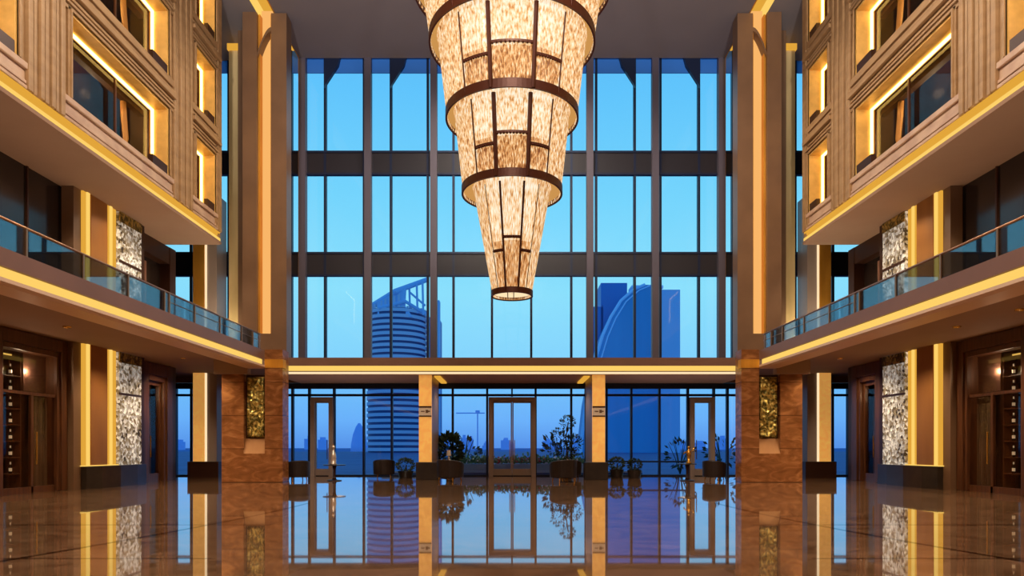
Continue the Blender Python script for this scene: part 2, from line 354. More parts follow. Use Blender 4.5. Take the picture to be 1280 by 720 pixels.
# ------------------------------------------------------------------ upper guestroom boxes
def upper_box(s):
    n = SIDE[s]
    u = empty('wall_%s_upper' % n); struct(u)
    Q(s).box(FX - .05, WX + .9, 6, 26.2, ZB, ZB + .1).build('soffit', M['plaster'], u)
    Q(s).box(FX - .03, FX + .1, 6, 26.15, ZB + .1, ZB + .22).build('cove_light', M['led_soft'], u)
    Q(s).prism([(FX + .12, ZB + .2), (FX + .02, ZB + .32), (FX - .02, ZB + .45), (FX + .3, ZB + .45), (FX + .3, ZB + .2)], 6, 26.15).build('cove_molding', M['led_gold'], u)  # molding itself glows, in place of LED light washing over it
    Q(s).box(WX + .5, WX + .9, 6, 26.2, ZB + .1, ZC).build('inner_wall', M['dark_room'], u)
    Q(s).box(FX, WX + .9, 26.0, 26.2, ZB + .1, ZC).build('end_wall', M['stone'], u)
    # fluted pilasters
    for (y0, y1) in ((8.9, 10.2), (15.7, 17.0), (22.5, 23.8)):
        q = Q(s); q.box(FX - .02, FX + .9, y0, y1, ZB + .45, ZC)
        wdt = y1 - y0
        for i, (a, bb, d) in enumerate(((.0,.12,.07),(.16,.24,.05),(.30,.40,.09),(.45,.55,.06),(.60,.70,.09),(.76,.84,.05),(.88,1.0,.07))):
            q.box(FX - .02 - d, FX, y0 + a*wdt, y0 + bb*wdt, ZB + .45, ZC)
        q.build('pilaster', M['stone'], u, bevel=.012)
    q = Q(s)
    for a, bb, d in ((25.72,25.8,.05),(25.86,25.96,.08),(26.02,26.2,.06)): q.box(FX - d, FX, a, bb, ZB + .45, ZC)
    q.build('end_pilaster', M['stone'], u)
    rows = ((10.1, 12.3), (13.35, 15.5), (16.55, 18.4))
    bays = ((10.2, 15.7, (0,)), (17.0, 22.5, (0, 1)), (23.8, 26.0, (0, 1, 2)))
    for bi, (y0, y1, vis) in enumerate(bays):
        m_ = .28
        # sill course, entablatures
        q = Q(s); q.box(FX, FX + .7, y0, y1, ZB + .45, 10.1)
        q.box(FX - .07, FX, y0, y1, 9.95, 10.1); q.box(FX - .04, FX, y0, y1, 9.62, 9.7); q.box(FX - .06, FX, y0, y1, ZB + .45, ZB + .53)
        q.build('sill_course', M['stone_pink'], u, bevel=.015)
        for (z0, z1) in ((12.3, 13.35), (15.5, 16.55)):
            q = Q(s); q.box(FX, FX + .7, y0, y1, z0, z1)
            for a, bb, d in ((.0,.10,.05),(.13,.2,.1),(.3,.38,.05),(.42,.56,.16),(.62,.7,.1),(.82,1.05,.07)): q.box(FX - d, FX, y0, y1, z0 + a, z0 + bb)
            q.build('entablature', M['stone'], u, bevel=.012)
        for (z0, z1) in rows:
            for (a, bb) in ((y0, y0 + m_), (y1 - m_, y1)):
                Q(s).box(FX, FX + .7, a, bb, z0, z1).build('jamb', M['stone'], u)
        for ri in vis:
            z0, z1 = rows[ri]; a, bb = y0 + m_, y1 - m_
            wn = empty('window_%d' % upper_box.n); upper_box.n += 1; struct(wn)
            t = .07
            # moulded surround (stands proud), gold reveal boards, LED line, pane, sill vent, room
            q = Q(s)
            for d, e in ((.05, .12), (.09, .05)):
                q.box(FX - d, FX, a - e, a, z0, z1 + e); q.box(FX - d, FX, bb, bb + e, z0, z1 + e); q.box(FX - d, FX, a, bb, z1, z1 + e)
            q.build('surround', M['stone'], wn)
            q = Q(s); q.box(FX - .02, FX + .62, a, a + t, z0, z1); q.box(FX - .02, FX + .62, bb - t, bb, z0, z1); q.box(FX - .02, FX + .62, a + t, bb - t, z1 - t, z1)
            q.build('reveal', M['reveal'], wn)
            Q(s).box(FX - .02, FX + .62, a + t, bb - t, z0 - .03, z0 + .02).build('sill', M['stone_pink'], wn)
            q = Q(s)
            q.box(FX + .42, FX + .50, a + t, a + t + .05, z0 + .05, z1 - t); q.box(FX + .42, FX + .50, bb - t - .05, bb - t, z0 + .05, z1 - t); q.box(FX + .42, FX + .50, a + t + .05, bb - t - .05, z1 - t - .05, z1 - t)
            q.build('light_strip', M['led'], wn)
            q = Q(s); fr = .05
            q.box(FX + .54, FX + .6, a + t, a + t + fr, z0, z1 - t); q.box(FX + .54, FX + .6, bb - t - fr, bb - t, z0, z1 - t); q.box(FX + .54, FX + .6, a + t, bb - t, z1 - t - fr, z1 - t); q.box(FX + .54, FX + .6, a + t, bb - t, z0, z0 + fr)
            if bb - a > 3: q.box(FX + .54, FX + .6, (a*.4 + bb*.6) - .03, (a*.4 + bb*.6) + .03, z0, z1 - t)
            q.build('window_frame', M['wood'], wn)
            Q(s).box(FX + .565, FX + .575, a + t, bb - t, z0, z1 - t).build('pane', M['glass_dark'], wn)
            vl = min(.9, (bb - a) * .35)
            Q(s).box(FX - .035, FX + .1, bb - .1 - vl, bb - .1, z0 + .0, z0 + .3).build('sill_vent', M['bronze_dark'], wn)
            # room behind: drape tied back, pelmet
            mm = MB()
            for k, yy in enumerate((a + .5, bb - 1.0) if bb - a > 3 else ()):
                mm.tube([(s*(FX + .9), yy, z1 - .1), (s*(FX + .9), yy + .06, z1 - .7), (s*(FX + .9), yy + .16, z0 + .85), (s*(FX + .9), yy + .03, z0 + .5), (s*(FX + .9), yy, z0)], .09, 8)
            if bb - a > 3: mm.build('drape', M['drape'], wn, smooth=True)
            if bb - a > 3:
                l_ = bpy.data.lights.new('lamp', 'POINT'); l_.energy = 60; l_.color = (1, .74, .45); l_.shadow_soft_size = .15  # warm fill added to brighten the room behind the pane
                lo_ = bpy.data.objects.new('lamp', l_); COL.objects.link(lo_); lo_.location = (s*(FX + 1.5), (a + bb)/2 + .6, z1 - .5)
            Q(s).box(FX + .75, FX + .95, a, bb, z1 - .28, z1).build('pelmet', M['dark_room'], wn)
            if bb - a < 3 and ri == 0: Q(s).box(FX + .7, FX + .76, a, bb, z0, z1).build('blind', M['stone'], wn)
upper_box.n = 4
for s in (-1, 1): upper_box(s)

# ------------------------------------------------------------------ curtain wall
cw = empty('window_1'); struct(cw)
box('glass', M['glass'], cw, -17.9, 17.9, YG, YG + .03, 4.13, 19.1)
majors = [380.5, 461.5, 543, 736.5, 817.5, 899.5]
thins = [407, 455.5, 489, 535, 567, 615, 664, 714, 745, 793, 825, 873]
for px in majors: box('fin', M['mullion'], cw, gx(px - 4.2), gx(px + 4.2), YG - .36, YG - .05, 4.5, ZC + .6)
for px in thins: box('mullion', M['navy'], cw, gx(px - 1.4), gx(px + 1.4), YG - .12, YG + .1, 4.5, 19.1)
for s in (-1, 1):
    for d in (275,): Q(s).box((d - 1)*K, (d + 1)*K, YG - .12, YG + .1, 4.5, 19.1).build('mullion', M['navy'], cw)
    Q(s).box(264*K, 265.5*K, YG - .2, YG + .1, 4.5, 19.1).build('mullion', M['ledge'], cw)
    for d in (353, 366, 383, 400): Q(s).box((d - 1.5)*K, (d + 1.5)*K, YG - .12, YG + .1, 4.5, 19.1).build('mullion', M['navy'], cw)
for (a, bb) in ((191, 219), (317, 345)):
    box('spandrel', M['spandrel'], cw, -17.9, 17.9, YG - .1, YG - .03, gz(bb), gz(a))
    box('transom', M['navy'], cw, -17.9, 17.9, YG - .15, YG + .05, gz(bb + 1), gz(bb - 1.5))
    box('transom', M['navy'], cw, -17.9, 17.9, YG - .15, YG + .05, gz(a + 1.5), gz(a - 1))
box('spandrel', M['tower_blue2'], cw, -17.9, 17.9, YG - .08, YG - .03, gz(92.5), 19.1)
for px in (407, 489, 793, 873):
    s = -1 if px < 640 else 1
    MB().prism([(gx(px), 18.7), (gx(px) - s*.75, 18.7), (gx(px) - s*.62, 18.2), (gx(px) - s*.1, 17.4), (gx(px), 17.2)], 'y', YG - .3, YG - .1).build('haunch', M['navy'], cw)
# ground floor glazing
lw = empty('window_2'); struct(lw)
box('glass', M['glass_low'], lw, -17.9, 17.9, YG, YG + .03, 0, 4.13)
for px in (366, 387, 418, 455, 490, 547, 566, 609, 669.5, 714, 732, 758, 789, 824, 859.5, 892, 909):
    box('mullion', M['navy'], lw, gx(px - 1.3), gx(px + 1.3), YG - .1, YG + .1, 0, 4.13)
for px in (640,): box('mullion', M['navy'], lw, gx(px - 1), gx(px + 1), YG - .1, YG + .1, gz(496), 4.13)
for s in (-1, 1):
    for d in (353, 366, 384, 400, 420): Q(s).box((d - 1.3)*K, (d + 1.3)*K, YG - .1, YG + .1, 0, 4.13).build('mullion', M['navy'], lw)
box('transom', M['navy'], lw, -17.9, 17.9, YG - .11, YG + .11, gz(495.3), gz(492.7))
box('head_rail', M['navy'], lw, -17.9, 17.9, YG - .11, YG + .11, gz(486), 4.14)
box('bottom_rail', M['navy'], lw, -17.9, 17.9, YG - .08, YG + .08, 0, .06)
box('middle_rail', M['navy'], lw, gx(758), gx(859), YG - .08, YG + .08, gz(578), gz(576))
struct(box('trim_slab_edge', M['fascia'], None, -17.9, 17.9, YG - .3, YG - .12, 4.14, 5.25))
# doors
def door(name, a, bb, leaves):
    d = empty(name); struct(d); top = gz(497)
    f = .19
    box('door_frame', M['door_frame'], d, gx(a), gx(a) + f, YG - .28, YG + .12, 0, top)
    box('door_frame', M['door_frame'], d, gx(bb) - f, gx(bb), YG - .28, YG + .12, 0, top)
    box('door_head', M['door_frame'], d, gx(a) + f, gx(bb) - f, YG - .28, YG + .12, top - f, top)
    for (l0, l1) in leaves:
        lf = MB(); x0, x1 = gx(l0), gx(l1); e = .055
        lf.box(x0, x0 + e, YG - .14, YG - .06, .03, top - f); lf.box(x1 - e, x1, YG - .14, YG - .06, .03, top - f); lf.box(x0 + e, x1 - e, YG - .14, YG - .06, .03, .32); lf.box(x0 + e, x1 - e, YG - .14, YG - .06, top - f - .06, top - f)
        o = lf.build('door_leaf', M['door_frame'], d)
        xm = x1 - .1 if l0 < 640 and l1 <= 640.5 else x0 + .1
        MB().tube([(xm, YG - .24, .75), (xm, YG - .24, 1.6)], .02).build('door_handle', M['chrome'], o)
door('door_1', 390, 418, ((394.5, 413.5),))
door('door_2', 611, 669.5, ((616, 640), (640.4, 664.5)))
door('door_3', 861, 891.5, ((866, 887),))

# ------------------------------------------------------------------ beam across the glass wall and its gold pillars
bm_ = empty('mezzanine_beam', (0, 26.7, ZS)); tag(bm_, 'long bronze beam with a glowing gold cove line, spanning between the two marble columns', 'beam')
def loc(o): return o
def bb_(name, mat, *d):
    o = MB().box(*d).build(name, mat, bm_); o.location = (0, -26.7, -ZS); return o
bb_('fascia', M['fascia'], -8.85, 8.85, 26.7, 27.2, 4.47, 4.78)
bb_('cove_light', M['led_soft'], -8.82, 8.82, 26.76, 27.1, 4.265, 4.47)
bb_('cove_trim', M['bronze'], -8.85, 8.85, 26.7, 27.1, 4.225, 4.265)
bb_('light_ledge', M['led_cream'], -8.85, 8.85, 26.68, 27.1, 4.145, 4.225)
struct(box('ceiling_lobby', M['lobby_soffit'], None, -9.4, 9.4, 26.72, YG - .13, ZS, ZS + .02))
struct(box('floor_gallery', M['fascia'], None, -9.4, 9.4, 27.2, YG - .3, ZS + .02, 4.7))

for s in (-1, 1):
    n = SIDE[s]
    p = empty('gold_pillar', (s*3.42, 26.9, 0)); tag(p, 'slender glowing gold pillar on a black plinth, %s of the central double doors' % n, 'pillar', 'gold pillars flanking the double doors')
    box('shaft', M['gold_marble'], p, -.25, .25, 0, .12, .7, ZS)
    box('side_fin', M['fin'], p, -.25, .25, .12, 2.6, 0, ZS)
    box('plinth', M['black'], p, -.45 - (.12 if s > 0 else -.12), .45 - (.12 if s > 0 else -.12), -.28, .35, 0, .69, bevel=.01)
    pl = box('plaque', M['white'], p, -.24, .24, -.02, 0, PZ(520, 26.9), PZ(509, 26.9))
    MB().box(-.25, .25, -.03, 0, PZ(509.6, 26.9), PZ(507.6, 26.9)).build('plaque_bar', M['bronze_dark'], pl)
    MB().box(-.25, .25, -.03, 0, PZ(521, 26.9), PZ(519.4, 26.9)).build('plaque_bar', M['bronze_dark'], pl)
    q = MB(); zc = PZ(514.2, 26.9)
    q.box(-.16, -.02, -.03, 0, zc - .02, zc + .02); q.box(.02, .12, -.03, 0, zc - .06, zc + .06); q.box(.12, .19, -.03, 0, zc - .025, zc + .025)
    q.build('plaque_mark', M['bronze'], pl)
    o = MB().box(s*2.86, s*3.1, 27.2, 29.9, ZS - .06, ZS - .0).build('soffit_light', M['led_gold'], None)
    tag(o, 'short gold light strip on the soffit running back beside the %s gold pillar' % n, 'light')

# ------------------------------------------------------------------ marble columns with reliefs, upper piers
for s in (-1, 1):
    n = SIDE[s]
    c = empty('marble_column', (s*9.4, 24.8, 0)); tag(c, 'broad brown marble column at the %s end of the lit beam' % n, 'column', 'marble columns')
    ox = s*9.4
    def R(x0, x1, y0, y1, z0, z1, name, mat, par=None, **k):
        m = MB().box(s*x0 - ox, s*x1 - ox, y0, y1, z0, z1); return m.build(name, mat, par or c, **k)
    zt, zb = 3.85, PZ(548, 24.8)
    x_in, x_o, xa, xb = 8.33, 10.55, 8.98, 9.75
    R(x_in, xa, 0, .65, 0, 4.83, 'shaft', M['marble'])
    R(xb, x_o, 0, 1.3, .0, 3.93, 'shaft', M['marble'])
    R(xa, xb, .25, .65, 0, 3.93, 'recess_back', M['bronze_dark'])
    R(xa, xb, 0, .25, 0, zb - .55, 'base_block', M['marble'])
    MB().prism([(.0, zb - .55), (.25, zb - .55), (.25, zb), (.2, zb)], 'x', s*xa - ox, s*xb - ox).build('sloped_sill', M['gold_dim'], c)
    # gilded relief panel: displaced grid
    r = MB(); nx, nz_ = 22, 70; x0, x1 = s*(xa + .06) - ox, s*(xb - .06) - ox; g = []
    for j in range(nz_ + 1):
        row = []
        for i in range(nx + 1):
            x = x0 + (x1 - x0)*i/nx; z = zb + .03 + (zt - zb - .03)*j/nz_
            d = noise.noise(Vector((x*4 + 9*s, z*3.2, 1.7))) * .07 + noise.noise(Vector((x*11, z*9 + 5*s, 4.2))) * .045
            edge = min(i, nx - i, j, nz_ - j)
            row.append(r.bm.verts.new((x, .12 - (max(0, d + .03) if edge > 0 else -.05), z)))
        g.append(row)
    for j in range(nz_):
        for i in range(nx): r.bm.faces.new((g[j][i], g[j][i+1], g[j+1][i+1], g[j+1][i]))
    ro = r.build('relief_panel', M['relief'], None, smooth=True); ro.location = c.location
    tag(ro, 'gilded relief panel set into the recess of the %s marble column' % n, 'relief')
    # glow end of the beam cove wrapping the column
    R(x_in - .02, xa, -.03, .3, 4.16, 4.47, 'cove_return', M['gold'])
    # upper bronze pier with light slot
    p = empty('bronze_pier', (s*9.8, 27, 4.7)); tag(p, 'tall bronze pier with a vertical apricot light slot above the %s marble column' % n, 'pier', 'light slot piers')
    def T(x0, x1, y0, y1, z0, z1, name, mat, **k):
        o = MB().box(s*x0, s*x1, y0, y1, z0, z1).build(name, mat, p, **k); o.location = (-s*9.8, -27, -4.7); return o
    zl = PZ(417, 27)
    T(8.92, 9.53, 27, 27.6, 4.7, ZC - .05, 'bronze_side', M['bronze'])
    T(10.09, 10.66, 27, 28.19, 4.7, ZC, 'bronze_side', M['bronze'])
    T(9.53, 10.09, 27, 27.7, 4.7, zl, 'bronze_base', M['bronze'])
    T(9.53, 10.09, 27.42, 27.6, zl, ZC + .3, 'light_panel', M['led_orange'])
    T(9.53, 9.6, 27.15, 27.42, zl, ZC, 'slot_edge', M['gold'])
    T(10.02, 10.09, 27.15, 27.42, zl, ZC, 'slot_edge', M['gold'])
    a = MB(); pts = []
    for k in range(13):
        t = k/12*PI/2
        pts.append((10.09 - .56*math.sin(t) , 17.0 + .75*(1 - math.cos(t)) ))
    inner = [(x, z + .14) for x, z in pts][::-1]
    pts = [(10.09 - .56*(k/12), 16.75 + 1.0*math.sin(k/12*PI/2)) for k in range(13)]
    inner = [(x, z + .16) for x, z in pts][::-1]
    o = MB().prism([(s*x, z) for x, z in pts + inner], 'y', 27.02, 27.4).build('arch_band', M['bronze'], p); o.location = (-s*9.8, -27, -4.7)
    # khaki tiled pier behind it
    k = empty('stone_pier', (s*11.7, 28.6, 4.6)); tag(k, 'narrow khaki stone-tiled pier between the %s bronze pier and a strip of sky' % n, 'pier', 'khaki tiled piers')
    o = MB().box(s*11.3, s*11.86, 28.6, 30.0, 4.6, 17.9).build('shaft', M['stone_tile'], k); o.location = (-s*11.7, -28.6, -4.6)
    o = MB().box(s*10.66, s*11.32, 28.2, 30.0, 4.6, ZC).build('bronze_flank', M['bronze'], k); o.location = (-s*11.7, -28.6, -4.6)
    o = MB().box(s*11.32, s*11.9, 28.5, 30.0, 17.9, 18.15).build('light_cap', M['led_gold'], k); o.location = (-s*11.7, -28.6, -4.6)
    # gilded pilaster in the side bay, both storeys
    g = empty('gilded_pilaster', (s*13.15, 28.8, 0)); tag(g, 'tall gilded pilaster against the glass in the %s side bay' % n, 'pilaster', 'side bay pilasters')
    def G(x0, x1, y0, y1, z0, z1, name, mat):
        o = MB().box(s*x0, s*x1, y0, y1, z0, z1).build(name, mat, g); o.location = (-s*13.15, -28.8, 0); return o
    for (z0, z1) in ((.68, ZI), (4.6, 12)):
        G(12.98, 13.46, 28.8, 28.95, z0, z1, 'gold_face', M['gold_marble'] if z0 < 1 else M['gold'])
        G(12.91, 12.98, 28.85, 28.95, z0, z1, 'light_edge', M['led_cream'])
        G(12.5, 12.91, 28.9, 29.9, z0, z1, 'grey_flank', M['door_frame'])
        G(12.98, 13.46, 28.95, 29.9, z0, z1, 'core', M['bronze'])
    G(12.3, 13.6, 28.6, 29.9, 0, .68, 'plinth', M['bronze_dark'])

# ------------------------------------------------------------------ backlit niche bays and crystal screens, both storeys
for s in (-1, 1):
    n = SIDE[s]
    for fl, (z0, z1) in (('ground', (0, ZI)), ('balcony', (4.6, ZB))):
        zz = .69 if fl == 'ground' else z0
        b = empty('gold_niche_bay', (s*12.95, 22.1, z0))
        tag(b, ('bowed gold niche bay with two light strips on a black plinth, %s ground-floor wall' if fl == 'ground' else 'gold niche bay with two light strips behind the glass railing, %s balcony wall') % n, 'wall niche', 'gold niche bays')
        def B(x0, x1, y0, y1, a, bb, name, mat, **k):
            o = MB().box(s*x0, s*x1, y0, y1, a, bb).build(name, mat, b, **k); o.location = (-s*12.95, -22.1, -z0); return o
        B(13.04, 13.4, 20.3, 20.65, z0, z1, 'front_jamb', M['bronze'])
        B(12.98, 13.4, 20.66, 21.0, zz, z1, 'light_strip', M['led_gold'])
        B(12.93, 12.99, 20.8, 20.92, zz, z1, 'light_core', M['led_soft'])
        B(12.95, 13.4, 21.0, 21.85, zz, z1, 'brown_panel', M['gold_dim'])
        B(12.98, 13.4, 21.85, 22.38, zz, z1, 'light_strip', M['led_gold'])
        B(12.93, 12.99, 22.0, 22.1, zz, z1, 'light_core', M['led_soft'])
        if fl == 'ground':
            o = MB().prism([(s*13.3, 20.66), (s*12.88, 20.66), (s*12.72, 21.2), (s*12.66, 22.1), (s*12.72, 23.2), (s*12.82, 23.95), (s*13.3, 24.0)], 'z', 0, .69).build('plinth', M['black'], b)
            o.location = (-s*12.95, -22.1, 0)
            B(12.9, 13.4, 20.6, 22.4, .69, .72, 'light_sill', M['led_soft'])
        sc = MB()
        sc.box(s*12.9, s*13.4, 22.42, 23.76, zz, z1 - .02)
        o = sc.build('crystal_screen', M['screen'], None)
        tag(o, ('sparkling crushed-crystal screen beside the gold niche on the %s ground floor' if fl == 'ground' else 'sparkling crushed-crystal screen beside the gold niche on the %s balcony') % n, 'screen', 'crystal screens')
        MB().box(s*12.95, s*13.4, 23.77, 24.05, zz, z1).build('end_jamb', M['bronze_dark'], o)
        o2 = MB().box(s*12.88, s*12.92, 22.42, 23.76, zz + (z1 - zz)*.62, zz + (z1 - zz)*.64).build('screen_joint', M['bronze_dark'], o)
        o2 = MB().box(s*12.88, s*12.92, 22.42, 23.76, z1 - .35, z1 - .02).build('gold_head', M['relief'], o)

# ------------------------------------------------------------------ ground floor doorways, wine displays
ORD = ['top', 'second', 'third', 'fourth', 'fifth', 'sixth', 'lowest']
proto_bottle = None
for s in (-1, 1):
    n = SIDE[s]
    d = empty('door_%d' % (4 if s < 0 else 5)); struct(d)
    q = Q(s); q.box(WX - .08, WX + .3, 24.45, 24.85, 0, 4.38); q.box(WX - .08, WX + .3, 26.2, 26.6, 0, 4.38); q.box(WX - .08, WX + .3, 24.85, 26.2, 3.95, 4.38)
    q.box(WX - .02, WX + .3, 24.85, 25.0, 0, 3.95); q.box(WX - .02, WX + .3, 26.05, 26.2, 0, 3.95); q.box(WX - .02, WX + .3, 25.0, 26.05, 3.75, 3.95)
    q.build('door_frame', M['wood'], d, bevel=.012)
    q = Q(s); q.box(WX + .1, WX + .18, 25.0, 25.12, 0, 3.75); q.box(WX + .1, WX + .18, 25.93, 26.05, 0, 3.75); q.box(WX + .1, WX + .18, 25.12, 25.93, 0, .3); q.box(WX + .1, WX + .18, 25.12, 25.93, 3.6, 3.75)
    lf = q.build('door_leaf', M['wood'], d)
    Q(s).box(WX + .13, WX + .15, 25.12, 25.93, .3, 3.6).build('door_pane', M['glass_dark'], lf)
    MB().tube([(s*(WX + .04), 25.2, .9), (s*(WX + .04), 25.2, 1.7)], .022).build('door_handle', M['brass'], lf)
    Q(s).box(WX + .55, WX + .6, 24.9, 26.2, 0, 4.0).build('patterned_screen', M['curtain'], d)
    lp = bpy.data.lights.new('lamp', 'POINT'); lp.energy = 25; lp.color = (1, .78, .5); lp.shadow_soft_size = .1
    lpo = bpy.data.objects.new('lamp', lp); COL.objects.link(lpo); lpo.location = (s*(WX + .5), 24.95, 3.3)  # unseen fill light added behind the jamb to warm the doorway
    spot((s*12.4, 25.5, ZI - .1), 160, 140)  # added fill spot without a fitting, warms the door frame
    spot((s*11.5, 27.6, 4.75), 420, 120, .6, .1, (1, .86, .6), (PI, 0, 0))  # unseen uplight added to brighten the khaki pier
    # wine room front
    w = empty('window_%d' % (2 if s < 0 else 3) if False else 'door_%d' % (6 if s < 0 else 7)); struct(w)
    q = Q(s)
    q.box(WX - .1, WX + .35, 20.02, 20.29, 0, 4.4); q.box(WX - .1, WX + .35, 17.3, 17.7, 0, 4.4); q.box(WX - .1, WX + .35, 17.7, 20.02, 4.05, 4.4)
    q.box(WX - .04, WX + .3, 19.9, 20.02, 0, 4.05); q.box(WX - .04, WX + .3, 17.7, 17.8, 0, 4.05); q.box(WX - .04, WX + .3, 17.8, 19.9, 3.9, 4.05)
    q.build('door_frame', M['wood'], w, bevel=.012)
    q = Q(s); q.box(WX + .02, WX + .1, 17.8, 19.9, 2.72, 2.8); q.box(WX + .02, WX + .1, 18.92, 19.0, 0, 2.72); q.box(WX + .02, WX + .1, 17.8, 19.9, 0, .18)
    q.build('glazing_bar', M['wood'], w)
    Q(s).box(WX + .05, WX + .06, 17.8, 19.9, .18, 3.9).build('door_pane', M['glass_dark'], w)
    MB().tube([(s*(WX - .03), 19.06, .8), (s*(WX - .03), 19.06, 1.7)], .022).build('door_handle', M['brass'], w)
    Q(s).box(WX + .3, WX + .34, 19.0, 20.3, 2.85, 3.9).build('transom_panel', M['fascia'], w)
    # pleated sheer curtain
    cu = MB(); rows = []; y0, y1 = 19.2, 20.35; nn = 84
    for i in range(nn + 1):
        y = y0 + (y1 - y0)*i/nn; x = s*(WX + .28 + .04*math.sin(i*1.5) + .015*math.sin(i*.37))
        rows.append((cu.bm.verts.new((x, y, .08)), cu.bm.verts.new((x, y, 2.7))))
    for i in range(nn): cu.bm.faces.new((rows[i][0], rows[i+1][0], rows[i+1][1], rows[i][1]))
    o = cu.build('sheer_curtain', M['curtain'], None, smooth=True)
    tag(o, 'floor-length pleated sheer curtain behind the glass of the %s wine room front' % n, 'curtain', 'sheer curtains')
    # rack with bottles
    r = empty('wine_rack', (s*(WX + .5), 18.6, 0)); tag(r, 'tall dark wine rack behind the glass of the %s wine room front' % n, 'wine rack', 'wine racks')
    box('back_panel', M['bronze_dark'], r, s*.22, s*.26, -.5, .45, 0, 3.9)
    for yy in (-.5, .42): box('upright', M['wood'], r, -s*.1, s*.26, yy, yy + .04, 0, 3.9)
    zs = [.55 + .45*i for i in range(7)]
    for z in zs: box('shelf', M['wood'], r, -s*.1, s*.22, -.46, .42, z - .03, z)
    for i, z in enumerate(zs[::-1]):
        for side_i, yy in enumerate((-.22, .18)):
            if proto_bottle is None:
                bt = empty('wine_bottle', (0, 0, 0))
                MB().lathe([(.036, 0), (.038, .01), (.038, .19), (.03, .225), (.014, .255), (.014, .30)], 12).build('glass_body', M['bottle'], bt, smooth=True)
                MB().lathe([(.016, .245), (.0165, .31), (.014, .315)], 12).build('foil_cap', M['foil_glint'], bt, smooth=True)
                MB().lathe([(.0388, .06), (.0388, .15)], 12, cap=False).build('paper_label', M['foil_glint'], bt, smooth=True)
                proto_bottle = bt; o = bt
            else: o = copy_tree(proto_bottle)
            o.location = (s*(WX + .5), 18.6 + yy, z)
            tag(o, 'dark bottle on the %s shelf of the %s wine rack, %s the curtain' % (ORD[i], n, ('away from', 'nearest')[side_i]), 'bottle', 'bottles in the %s wine rack' % n)
    # point light added inside to brighten the dark wine room
    lp = bpy.data.lights.new('lamp', 'POINT'); lp.energy = 45; lp.color = (1, .8, .55); lp.shadow_soft_size = .1
    lpo = bpy.data.objects.new('lamp', lp); COL.objects.link(lpo); lpo.location = (s*(WX + .3), 19.1, 3.4)
    box('rack_light', M['led_soft'], r, s*.12, s*.16, -.44, .4, 3.82, 3.86)

# ------------------------------------------------------------------ railings
for s in (-1, 1):
    n = SIDE[s]
    r = empty('glass_railing', (s*9.12, 15, 4.8)); tag(r, 'glass balustrade with slim metal handrail along the %s balcony edge' % n, 'railing', 'balcony railings')
    def V(o): o.location = (-s*9.12, -15, -4.8); return o
    V(MB().tube([(s*9.12, 6, 5.37), (s*9.12, 24.75, 5.37)], .028).build('handrail', M['rail'], r, smooth=True))
    ys = [6 + 1.7*i for i in range(12)]
    for a, bb in zip(ys, ys[1:]):
        V(MB().box(s*9.11, s*9.125, a + .02, min(bb, 24.75) - .02, 4.8, 5.34).build('glass_panel', M['glass_rail'], r))
    for y in [11.1, 12.8, 14.5, 16.2, 17.9, 18.15, 19.6, 21.3, 23.0, 24.0, 24.6]:
        V(MB().box(s*9.09, s*9.15, y - .02, y + .02, 4.8, 5.36).build('post', M['rail'], r))
    V(MB().tube([(s*9.12, 18.1, 5.14), (s*9.12, 24.75, 5.14)], .012).build('lower_rail', M['rail'], r))

